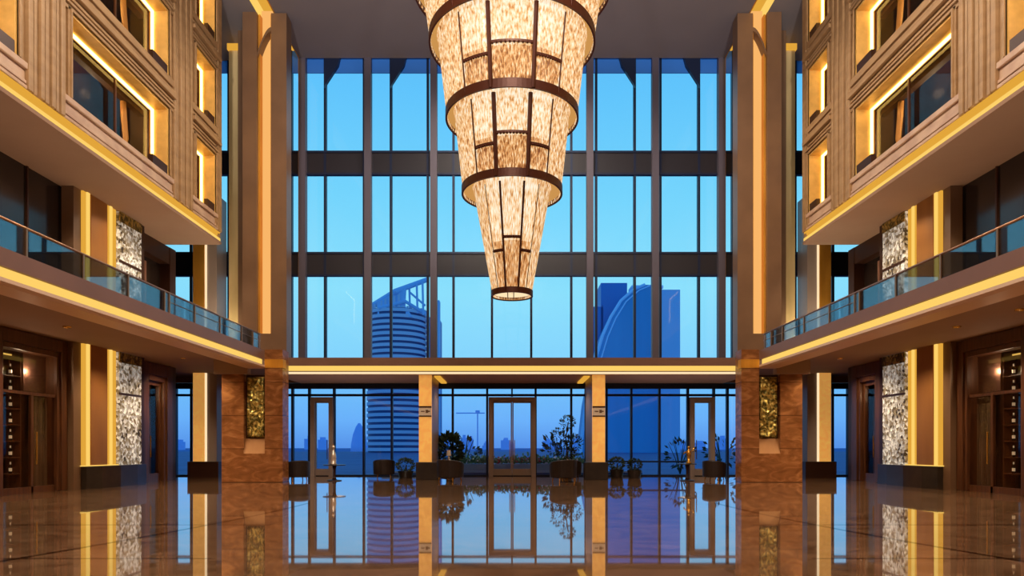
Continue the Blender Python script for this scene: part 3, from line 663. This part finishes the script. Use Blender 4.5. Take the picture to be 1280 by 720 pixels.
# ------------------------------------------------------------------ chandelier
CY = 16.0; k = CY / F
ch = empty('chandelier', (0, CY, ZC))
tag(ch, 'giant tapering tiered crystal chandelier with dark bronze rings hanging over the hall', 'chandelier')
def at(o): o.location = (0, 0, -ZC); return o
rings = [(26.2, 371, 7), (63, 244.5, 9.6), (83, 152, 10.5), (103.5, 60, 11.5), (124, -10, 12.5), (145, -80, 13)]
R_ = [(r*k, PZ(y, CY), h*k) for r, y, h in rings]
for (r, z, h) in R_:
    at(MB().lathe([(r - .045, z), (r, z), (r, z + h), (r - .045, z + h), (r - .045, z)], 96, cap=False).build('ring', M['bronze_ring'] if 'bronze_ring' in M else M.setdefault('bronze_ring', pbr('chandelier_bronze', hx(74,34,18), .4, .3)), ch, smooth=False))
top_f = [.76, .86, .89, .905, .92]
for i in range(5):
    (rb, zb, hb), (rt, zt, ht) = R_[i], R_[i+1]
    r0, r1 = rb - .05, rt*top_f[i]; z0, z1 = zb + .02, zt + ht
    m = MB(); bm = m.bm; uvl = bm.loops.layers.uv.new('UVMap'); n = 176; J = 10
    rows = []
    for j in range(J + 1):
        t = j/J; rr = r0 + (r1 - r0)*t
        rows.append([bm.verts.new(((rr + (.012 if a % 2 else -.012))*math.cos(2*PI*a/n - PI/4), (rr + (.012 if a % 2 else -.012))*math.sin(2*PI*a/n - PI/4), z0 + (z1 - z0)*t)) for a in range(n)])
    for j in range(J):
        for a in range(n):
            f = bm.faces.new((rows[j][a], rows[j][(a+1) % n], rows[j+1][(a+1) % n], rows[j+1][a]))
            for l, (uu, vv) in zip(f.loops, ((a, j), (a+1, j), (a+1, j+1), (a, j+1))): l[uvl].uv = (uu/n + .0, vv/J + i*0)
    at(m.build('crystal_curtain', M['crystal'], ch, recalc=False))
    # glowing underside between this ring and the next smaller tier
    at(MB().lathe([(rt - .05, zt + ht*.55), (r1 + .02, zt + ht*.9)], 96, cap=False).build('underside_glow', M['crystal_in'], ch))
    # radial struts (bronze rods laid on the cone) in four sectors
    for sec in (0, 2):
        for ai, (da, wd) in enumerate(((-41, .017), (-17, .05), (17, .05), (41, .017))):
            a = math.radians(sec*90 + da) - PI/2; wd_ = wd*(.5 if i == 0 else 1)
            p0 = Vector((math.cos(a)*(r0 + .03), math.sin(a)*(r0 + .03), z0)); p1 = Vector((math.cos(a)*(r1 + .03), math.sin(a)*(r1 + .03), z1 - ht))
            at(MB().tube([p0, p1], wd_, 6).build('rod', M['bronze_ring'], ch))
        # scalloped mid-height band across the sector
        for (a0, a1, tt) in ((-16, 16, .47), (-40, -18, .36), (18, 40, .36)):
            rr = r0 + (r1 - r0)*tt + .03; zc = z0 + (z1 - z0)*tt; A0, A1 = math.radians(sec*90 + a0) - PI/2, math.radians(sec*90 + a1) - PI/2
            q = MB(); hgt = .055 if i else .04; q.lathe([(rr, zc - hgt/2), (rr + .03, zc - hgt/2), (rr + .03, zc + hgt/2), (rr, zc + hgt/2), (rr, zc - hgt/2)], 14, cap=False, a0=A0, a1=A1)
            for bI in range(10):
                aa = A0 + (A1 - A0)*(bI + .5)/10; q.ball((math.cos(aa)*(rr + .02), math.sin(aa)*(rr + .02), zc - hgt*.5), .03, u=6, v=4)
            at(q.build('bead_band', M['bronze_ring'], ch))
(r, z, h) = R_[0]
at(MB().lathe([(.02, z + h*.6), (r - .05, z + h*.6)], 48, cap=False).build('bottom_diffuser', M['led_cream'], ch))
for da in (-.1, .04): at(MB().box(da - .01, da + .01, -r + .05, r - .05, z + h*.5, z + h*.58).build('bottom_bar', M['bronze_ring'], ch))
(r, z, h) = R_[5]
for sec in range(8):
    a = sec*PI/4; at(MB().tube([(math.cos(a)*r*.9, math.sin(a)*r*.9, z + h), (math.cos(a)*1.4, math.sin(a)*1.4, ZC - .15)], .02, 6).build('suspension_cable', M['chrome'], ch))
at(MB().lathe([(1.6, ZC - .18), (1.6, ZC)], 48).build('ceiling_mount', M['bronze_ring'], ch))

# ------------------------------------------------------------------ downlights in the balcony soffits
spots = [(-1, 24.1, 'near the marble column'), (-1, 17.8, 'in front of the wine room'), (1, 24.1, 'near the marble column'), (1, 17.8, 'in front of the wine room'), (1, 15.6, 'nearest the camera')]
for s, y, where in spots:
    d = empty('downlight', (s*11.6, y, ZI)); tag(d, 'small round recessed downlight in the %s aisle soffit %s' % (SIDE[s], where), 'downlight', 'aisle downlights')
    MB().lathe([(.1, 0), (.1, -.03), (.075, -.035), (.07, 0)], 20, cap=False).build('trim_ring', M['brass'], d, smooth=True)
    MB().lathe([(.0, -.012), (.07, -.012)], 20, cap=False).build('lens', M['lamp'], d)
for s in (-1, 1):
    for y in (11.5, 15.6, 17.8, 21.0, 24.1): spot((s*11.4, y, ZI - .1), 330, 140)
    for x in (2.2, 6.0): spot((s*x, 28.6, ZS - .08), 70, 140)
    spot((s*6.9, 27.4, .05), 60, 165, .8, .1, (1, .8, .62), (PI, 0, 0))   # unseen fill uplight added to brighten the lobby soffit
    for y in (10, 14, 18, 22, 25): spot((s*12.0, y, ZB - .1), 170, 140)
# unseen warm fill spots added along the centre line above the picture
for y, pw in ((-3.5, 4800), (4, 4800), (11, 4200), (20.5, 3800), (25.5, 2600)):
    spot((0, y, ZC - .3), pw, 165, .3, .8, (1, .84, .66))
for s in (-1, 1):                                   # unseen uplights added behind the camera to brighten the ceiling
    spot((s*4, -4, 8.6), 24000, 100, .8, .6, (1, .93, .90), (math.radians(135), 0, 0))
    for y in (9, 13, 17, 21, 24): spot((s*10.4, y, 4.72), 150, 150, .8, .08, (1, .82, .6), (PI, 0, 0))  # unseen fill uplights added behind the fascia to brighten the box soffits

# ------------------------------------------------------------------ furniture
def armchair(name, label, loc, rz):
    t = empty(name, loc, rz); tag(t, label, 'armchair', 'dark tub armchairs in the lobby')
    sh = MB()
    pts_o = [(.44*math.cos(a), .42*math.sin(a)) for a in [math.radians(-35 + 250*i/20) for i in range(21)]]
    pts_i = [(.33*math.cos(a), .31*math.sin(a)) for a in [math.radians(-35 + 250*i/20) for i in range(21)]]
    vo = []
    for i, (o, n_) in enumerate(zip(pts_o, pts_i)):
        h = .58 + .2*math.sin(PI*i/20)**.7
        vo.append([sh.bm.verts.new((o[0], o[1], .14)), sh.bm.verts.new((o[0]*1.04, o[1]*1.04, h)), sh.bm.verts.new((n_[0], n_[1], h)), sh.bm.verts.new((n_[0], n_[1], .14))])
    for a, bb in zip(vo, vo[1:]):
        for q in range(4): sh.bm.faces.new((a[q], bb[q], bb[(q+1) % 4], a[(q+1) % 4]))
    sh.bm.faces.new(vo[0][::-1]); sh.bm.faces.new(vo[-1])
    sh.build('backrest', M['leather'], t, smooth=False, bevel=.03)
    MB().lathe([(.30, .14), (.325, .2), (.325, .30)], 24).build('seat', M['leather'], t, smooth=False)
    MB().lathe([(.30, .30), (.318, .33), (.318, .40), (.28, .44), (0.001, .45)], 24).build('cushion', M['cushion'], t, smooth=True)
    for x, y in ((.25,.25),(-.25,.25),(.25,-.22),(-.25,-.22)): MB().tube([(x, y, .16), (x*1.1, y*1.1, 0)], .026, 8, .016).build('leg', M['brass'], t)
    return t
def place(px, base, Y): return (PX(px, Y), Y, 0)
chairs = [
 (372, 26.1, .6, 'dark tub armchair beside the left marble column'),
 (480, 28.6, 0.2, 'dark tub armchair set back between the statuette table and the left gold pillar'),
 (563, 25.6, -.5, 'dark tub armchair with a lamp table behind it, beside the left gold pillar'),
 (704, 25.3, .4, 'dark tub armchair just inside the right gold pillar, nearer the camera'),
 (713, 27.9, -.3, 'dark tub armchair tucked behind the right pillar plinth'),
 (893, 26.1, -.7, 'dark tub armchair beside the right marble column'),
]
for px, Y, rz, lb in chairs:
    t = armchair('tub_armchair', lb, place(px, 0, Y), rz + PI)
    if px in (563, 704): t.scale = (1.14, 1.14, 1.06)
def round_table(label, loc, r=.42, h=.62):
    t = empty('pedestal_table', loc); tag(t, label, 'table', 'round lobby tables')
    MB().lathe([(r, h - .035), (r + .01, h - .02), (r, h)], 32).build('table_top', M['black'], t)
    MB().lathe([(.1, .04), (.05, .12), (.04, .4), (.09, h - .035)], 20).build('pedestal', M['bronze_dark'], t, smooth=True)
    MB().lathe([(.27, 0), (.27, .025), (.1, .05)], 28).build('base', M['bronze_dark'], t)
    return t
round_table('round dark pedestal table carrying a silver statuette, left door side', place(418, 0, 26.0))
v = empty('statuette', (PX(416.5, 26), 26, .62)); tag(v, 'slender silver bottle-shaped statuette on the left pedestal table', 'statuette')
MB().lathe([(.13, 0), (.135, .03), (.11, .06), (.12, .25), (.10, .42), (.05, .52), (.045, .58)], 20).build('body', M['silver'], v, smooth=True)
MB().ball((0, 0, .655), .075, (1, 1, 1.1)).build('head', M['silver'], v, smooth=True)
MB().lathe([(.04, .72), (.02, .76), (.001, .78)], 12).build('finial', M['brass'], v, smooth=True)
round_table('round dark pedestal table carrying a gold figurine, right door side', place(859, 0, 26.0), .36, .66)
v = empty('figurine', (PX(861, 26), 26, .66)); tag(v, 'gilded standing figurine with raised arms on the right pedestal table', 'figurine')
MB().lathe([(.11, 0), (.11, .05), (.06, .08), (.08, .3), (.1, .42), (.04, .52), (.035, .55)], 16).build('body', M['brass'], v, smooth=True)
MB().ball((0, 0, .61), .06).build('head', M['brass'], v, smooth=True)
MB().tube([(.07, 0, .46), (.17, 0, .5), (.2, 0, .6)], .024).tube([(-.07, 0, .46), (-.16, 0, .42), (-.2, 0, .34)], .024).build('arm', M['brass'], v, smooth=True)
# lamp table + lamp behind armchair
lt = round_table('small round lamp table beside the left gold pillar', place(561, 0, 28.2), .38, .66)
l = empty('table_lamp', (PX(561, 28.2), 28.2, .66)); tag(l, 'small white table lamp on the round table beside the left gold pillar', 'lamp')
MB().lathe([(.1, 0), (.1, .02), (.03, .04), (.055, .14), (.03, .24), (.012, .3)], 16).build('base', M['silver'], l, smooth=True)
MB().lathe([(.1, .27), (.07, .5)], 20, cap=False).build('lamp_shade', M['white'], l, smooth=True)
# low planter boxes with shrubs
def shrub(parent, c, r, n, mat, name='foliage', sq=(1,1,1)):
    m = MB()
    for _ in range(n):
        d = Vector((random.gauss(0,1), random.gauss(0,1), random.gauss(0,1))).normalized(); rr = r*random.uniform(.45, 1)**.5
        p = Vector(c) + Vector((d.x*rr*sq[0], d.y*rr*sq[1], d.z*rr*sq[2]))
        m.leaf(p, d + Vector((random.uniform(-.5,.5), random.uniform(-.5,.5), .3)), r*.38, r*.09)
    return m.build(name, mat, parent, recalc=False)
def planter(label, loc, w, h, fh, mat, n=420):
    t = empty('planter', loc); tag(t, label, 'planter', 'potted plants in the lobby')
    pt = MB(); pt.lathe([(w*.8, 0), (w, h), (w*.9, h), (w*.86, h - .05)], 20, cap=False); pt.build('pot', M['black'], t)
    MB().lathe([(.001, h - .05), (w*.87, h - .05)], 20, cap=False).build('soil', M['bark'], t)
    MB().tube([(0, 0, h - .05), (.03, .02, h + fh*.5)], .03).build('stem', M['bark'], t)
    shrub(t, (0, 0, h + fh*.5), fh*.55, n, mat, sq=(1.2*w/.3, 1.0, .95))
    return t
planter('bushy low plant in a black pot just right of the right gold pillar', place(771, 0, 28.9), .3, .35, .5, M['leaf2'])
planter('bushy low plant in a black pot between the gold pillar and right glass door', place(793, 0, 28.4), .3, .34, .44, M['leaf'])
planter('low dark plant in a black pot just left of the left gold pillar', place(507, 0, 28.9), .34, .28, .5, M['leaf2'])
planter('tall leafy plant in a black pot behind the lamp table', place(562, 0, 29.75), .16, .45, 1.35, M['leaf'], 520)
t = empty('potted_tree', place(708, 0, 29.4)); tag(t, 'tall sparse potted tree behind the armchairs left of the right gold pillar', 'tree')
MB().lathe([(.24, 0), (.3, .5), (.26, .5), (.25, .45), (.001, .45)], 20, cap=False).build('pot', M['black'], t)
MB().tube([(0, 0, .4), (.04, 0, 1.0), (-.02, .02, 1.7), (.1, 0, 2.4)], .04, 8, .015).build('trunk', M['bark'], t)
for (dx, dz, rr) in ((.05, 2.35, .3), (-.35, 1.75, .32), (.3, 1.5, .36), (.0, 1.15, .38), (-.5, 1.2, .28)):
    MB().tube([(0, 0, dz - .35), (dx, 0, dz)], .014, 6).build('branch', M['bark'], t)
    shrub(t, (dx, 0, dz), rr, 130, M['leaf'], 'foliage')

# ------------------------------------------------------------------ outside
struct(box('ground_plaza', M['plaza'], None, -160, 160, YG + .26, 260, -.5, -.12))
struct(box('ground_water', M['sea'], None, -3000, 3000, 260, 5000, -1.5, -.6))
fb = empty('flower_planter', (.3, 32.4, -.12)); tag(fb, 'long low grey planter of mixed flowers outside the central double doors', 'planter')
box('trough', M['grey_stone'], fb, -3.4, 3.4, -.35, .35, 0, .62)
m = MB()
for _ in range(1500):
    p = (random.uniform(-3.3, 3.3), random.uniform(-.33, .33), .6 + abs(random.gauss(0, .13))); m.leaf(p, (random.uniform(-1,1), random.uniform(-1,1), 1), .2, .05)
o = m.build('greenery', M['leaf3'], fb, recalc=False); o['kind'] = 'stuff'
for nm, mt, cnt, xs in (('red_flowers', M['red'], 46, (-1.0, 1.4)), ('pale_flowers', M['pinkp'], 70, (-3.2, 3.2))):
    m = MB()
    for _ in range(cnt): m.ball((random.uniform(*xs), random.uniform(-.34, .1), random.uniform(.66, .92)), random.uniform(.035, .07), (1,1,.7), 6, 4)
    o = m.build(nm, mt, fb); o['kind'] = 'stuff'
st = empty('garden_wall', (0, 31.6, -.12)); tag(st, 'low pale stone kerb wall in front of the outdoor flower planter', 'wall')
box('coping', M['grey_stone'], st, -6, 6, -.15, .15, .22, .3); box('wall_body', M['plaza'], st, -6, 6, -.12, .12, 0, .22)
# bare outdoor shrubs
def bare(px, Y, h, label):
    t = empty('bare_shrub', (PX(px, Y), Y, -.12)); tag(t, label, 'shrub')
    m = MB()
    for i in range(7):
        a = random.uniform(0, 2*PI); L = h*random.uniform(.7, 1); sp = random.uniform(.15, .4)
        m.tube([(0,0,0), (math.cos(a)*L*sp*.4, math.sin(a)*L*sp*.4, L*.5), (math.cos(a)*L*sp, math.sin(a)*L*sp, L)], .035, 5, .01)
    m.build('twigs', M['leaf'], t); shrub(t, (0, 0, h*.55), h*.4, 60, M['leaf'])
bare(579, 38, 2.1, 'bare forked shrub outside the glass left of the double doors')
bare(600, 35, 1.3, 'smaller twiggy shrub outside the glass touching the left side of the double doors')
bare(702, 36, 2.4, 'dark twiggy shrub outside the glass right of the double doors')
bare(850, 36, 1.9, 'dark shrub outside the glass beside the right glass door')
bare(902, 38, 2.2, 'dark shrub outside the glass beside the right marble column')
# towers
YT = 200.0; kt = YT / F
def tx(px): return (px - 640)*kt
def tz(py): return EYE + (560 - py)*kt
tw = empty('office_tower', (tx(496), YT, -.5)); tag(tw, 'round horizontally banded tower with a slanting lattice crown beyond the left glass', 'building')
def TW(o): o.location = (-tx(496), -YT, .5); return o
rad = 37*kt; zt_ = tz(391)
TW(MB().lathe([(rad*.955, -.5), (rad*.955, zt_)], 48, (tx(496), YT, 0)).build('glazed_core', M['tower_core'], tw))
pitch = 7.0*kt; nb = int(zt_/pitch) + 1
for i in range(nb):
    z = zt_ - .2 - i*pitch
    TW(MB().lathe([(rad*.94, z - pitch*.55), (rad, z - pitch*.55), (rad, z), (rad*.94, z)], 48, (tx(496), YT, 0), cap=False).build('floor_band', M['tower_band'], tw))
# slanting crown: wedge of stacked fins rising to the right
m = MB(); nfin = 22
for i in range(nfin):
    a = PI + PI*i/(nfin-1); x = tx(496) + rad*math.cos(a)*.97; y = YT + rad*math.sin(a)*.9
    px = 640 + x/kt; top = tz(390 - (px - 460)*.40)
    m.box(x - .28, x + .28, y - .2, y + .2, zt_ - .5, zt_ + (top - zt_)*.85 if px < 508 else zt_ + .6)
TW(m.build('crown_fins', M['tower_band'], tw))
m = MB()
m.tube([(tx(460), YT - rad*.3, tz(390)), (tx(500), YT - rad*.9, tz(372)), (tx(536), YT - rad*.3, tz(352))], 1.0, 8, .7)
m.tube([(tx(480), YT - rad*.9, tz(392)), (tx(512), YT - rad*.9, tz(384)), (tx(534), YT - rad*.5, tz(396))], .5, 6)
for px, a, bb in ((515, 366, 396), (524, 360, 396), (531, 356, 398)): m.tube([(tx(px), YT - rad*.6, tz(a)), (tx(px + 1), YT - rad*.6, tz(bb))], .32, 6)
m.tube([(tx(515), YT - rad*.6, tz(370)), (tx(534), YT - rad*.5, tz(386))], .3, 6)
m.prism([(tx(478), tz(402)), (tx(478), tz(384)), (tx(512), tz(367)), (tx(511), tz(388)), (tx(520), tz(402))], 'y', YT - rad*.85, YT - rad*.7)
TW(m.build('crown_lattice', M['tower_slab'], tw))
bl = empty('side_annex', (tx(541), YT, -.5)); tag(bl, 'narrow blue block standing against the right side of the round banded tower', 'building')
o = MB().box(tx(534), tx(549), YT - 2, YT + 8, -.5, tz(398)).build('block', M['tower_blue2'], bl); o.location = (-tx(541), -YT, .5)
o = MB().box(tx(546), tx(550.5), YT - 3, YT, -.5, tz(378)).build('mast_frame', M['tower_slab'], bl); o.location = (-tx(541), -YT, .5)
# right tower
rt = empty('arched_tower', (tx(790), YT, -.5)); tag(rt, 'blue glass tower with a curved arched flank beyond the right glass', 'building')
def RT(o): o.location = (-tx(790), -YT, .5); return o
arc = [(724, 595), (727, 550), (732, 505), (738, 475), (745, 447), (753, 420), (763, 397), (776, 376), (792, 362), (806, 356)]
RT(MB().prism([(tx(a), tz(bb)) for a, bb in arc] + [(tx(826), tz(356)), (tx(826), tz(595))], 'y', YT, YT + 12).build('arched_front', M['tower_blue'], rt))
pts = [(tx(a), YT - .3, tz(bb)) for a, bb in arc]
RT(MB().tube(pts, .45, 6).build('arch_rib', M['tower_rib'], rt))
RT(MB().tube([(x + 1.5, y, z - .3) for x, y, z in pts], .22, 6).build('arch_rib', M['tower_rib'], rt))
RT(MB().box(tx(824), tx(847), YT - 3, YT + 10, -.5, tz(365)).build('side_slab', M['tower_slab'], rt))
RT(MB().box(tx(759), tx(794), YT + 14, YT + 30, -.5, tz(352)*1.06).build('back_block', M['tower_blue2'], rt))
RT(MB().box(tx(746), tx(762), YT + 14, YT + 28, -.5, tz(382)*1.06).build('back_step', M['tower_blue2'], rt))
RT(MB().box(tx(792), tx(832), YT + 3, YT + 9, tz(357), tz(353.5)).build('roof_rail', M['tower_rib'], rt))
# distant skyline
tmpl = None
for i in range(34):
    px = random.choice((random.uniform(215, 470), random.uniform(545, 730), random.uniform(835, 1070)))
    Y = random.uniform(520, 1100); kk = Y / F; h = random.uniform(5, 15)*kk; wd = random.uniform(4, 15)*kk
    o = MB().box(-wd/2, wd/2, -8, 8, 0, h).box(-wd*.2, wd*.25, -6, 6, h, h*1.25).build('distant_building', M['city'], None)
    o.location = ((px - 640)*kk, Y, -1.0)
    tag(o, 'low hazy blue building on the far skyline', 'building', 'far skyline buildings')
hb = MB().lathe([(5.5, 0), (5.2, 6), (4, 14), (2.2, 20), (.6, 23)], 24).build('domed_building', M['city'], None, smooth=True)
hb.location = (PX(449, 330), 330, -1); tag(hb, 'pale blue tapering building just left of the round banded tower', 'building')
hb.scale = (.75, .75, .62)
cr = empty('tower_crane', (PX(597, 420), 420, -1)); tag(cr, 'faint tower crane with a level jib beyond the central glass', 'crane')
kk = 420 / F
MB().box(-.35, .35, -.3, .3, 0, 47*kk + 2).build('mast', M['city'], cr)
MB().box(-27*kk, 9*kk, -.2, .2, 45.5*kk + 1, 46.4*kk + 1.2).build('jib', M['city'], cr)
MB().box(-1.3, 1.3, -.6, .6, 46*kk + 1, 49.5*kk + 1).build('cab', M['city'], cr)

# ------------------------------------------------------------------ world, camera
w = bpy.data.worlds.new('dusk_sky'); SC.world = w; w.use_nodes = True; nt = w.node_tree; nt.nodes.clear()
out = nt.nodes.new('ShaderNodeOutputWorld'); bg = nt.nodes.new('ShaderNodeBackground'); tc = nt.nodes.new('ShaderNodeTexCoord'); sx = nt.nodes.new('ShaderNodeSeparateXYZ'); r = nt.nodes.new('ShaderNodeValToRGB')
nt.links.new(tc.outputs['Generated'], sx.inputs[0]); nt.links.new(sx.outputs['Z'], r.inputs[0]); nt.links.new(r.outputs[0], bg.inputs[0]); nt.links.new(bg.outputs[0], out.inputs[0])
e = r.color_ramp.elements
e[0].position = 0.0; e[0].color = hx(100,158,236); e[1].position = .9; e[1].color = hx(44,104,190)
for p, c in ((.04, (124,192,255)), (.10, (134,212,255)), (.22, (144,228,255)), (.34, (120,216,255)), (.46, (100,200,255))):
    k_ = e.new(p); k_.color = hx(*c)
bg.inputs[1].default_value = 1.0

cam = bpy.data.cameras.new('camera'); cam.lens = 24; cam.sensor_width = 36; cam.shift_y = 200/1280; cam.clip_end = 6000; cam.clip_start = .05
co = bpy.data.objects.new('camera', cam); COL.objects.link(co); co.location = (0, 0, EYE); co.rotation_euler = (PI/2, 0, 0); SC.camera = co
SC.view_settings.view_transform = 'Standard'; SC.view_settings.look = 'None'; SC.view_settings.exposure = 0
SC.cycles.max_bounces = 10; SC.cycles.transparent_max_bounces = 24; SC.cycles.sample_clamp_indirect = 4.0; SC.cycles.sample_clamp_direct = 0
SC.cycles.caustics_reflective = False; SC.cycles.caustics_refractive = False; SC.cycles.use_denoising = True
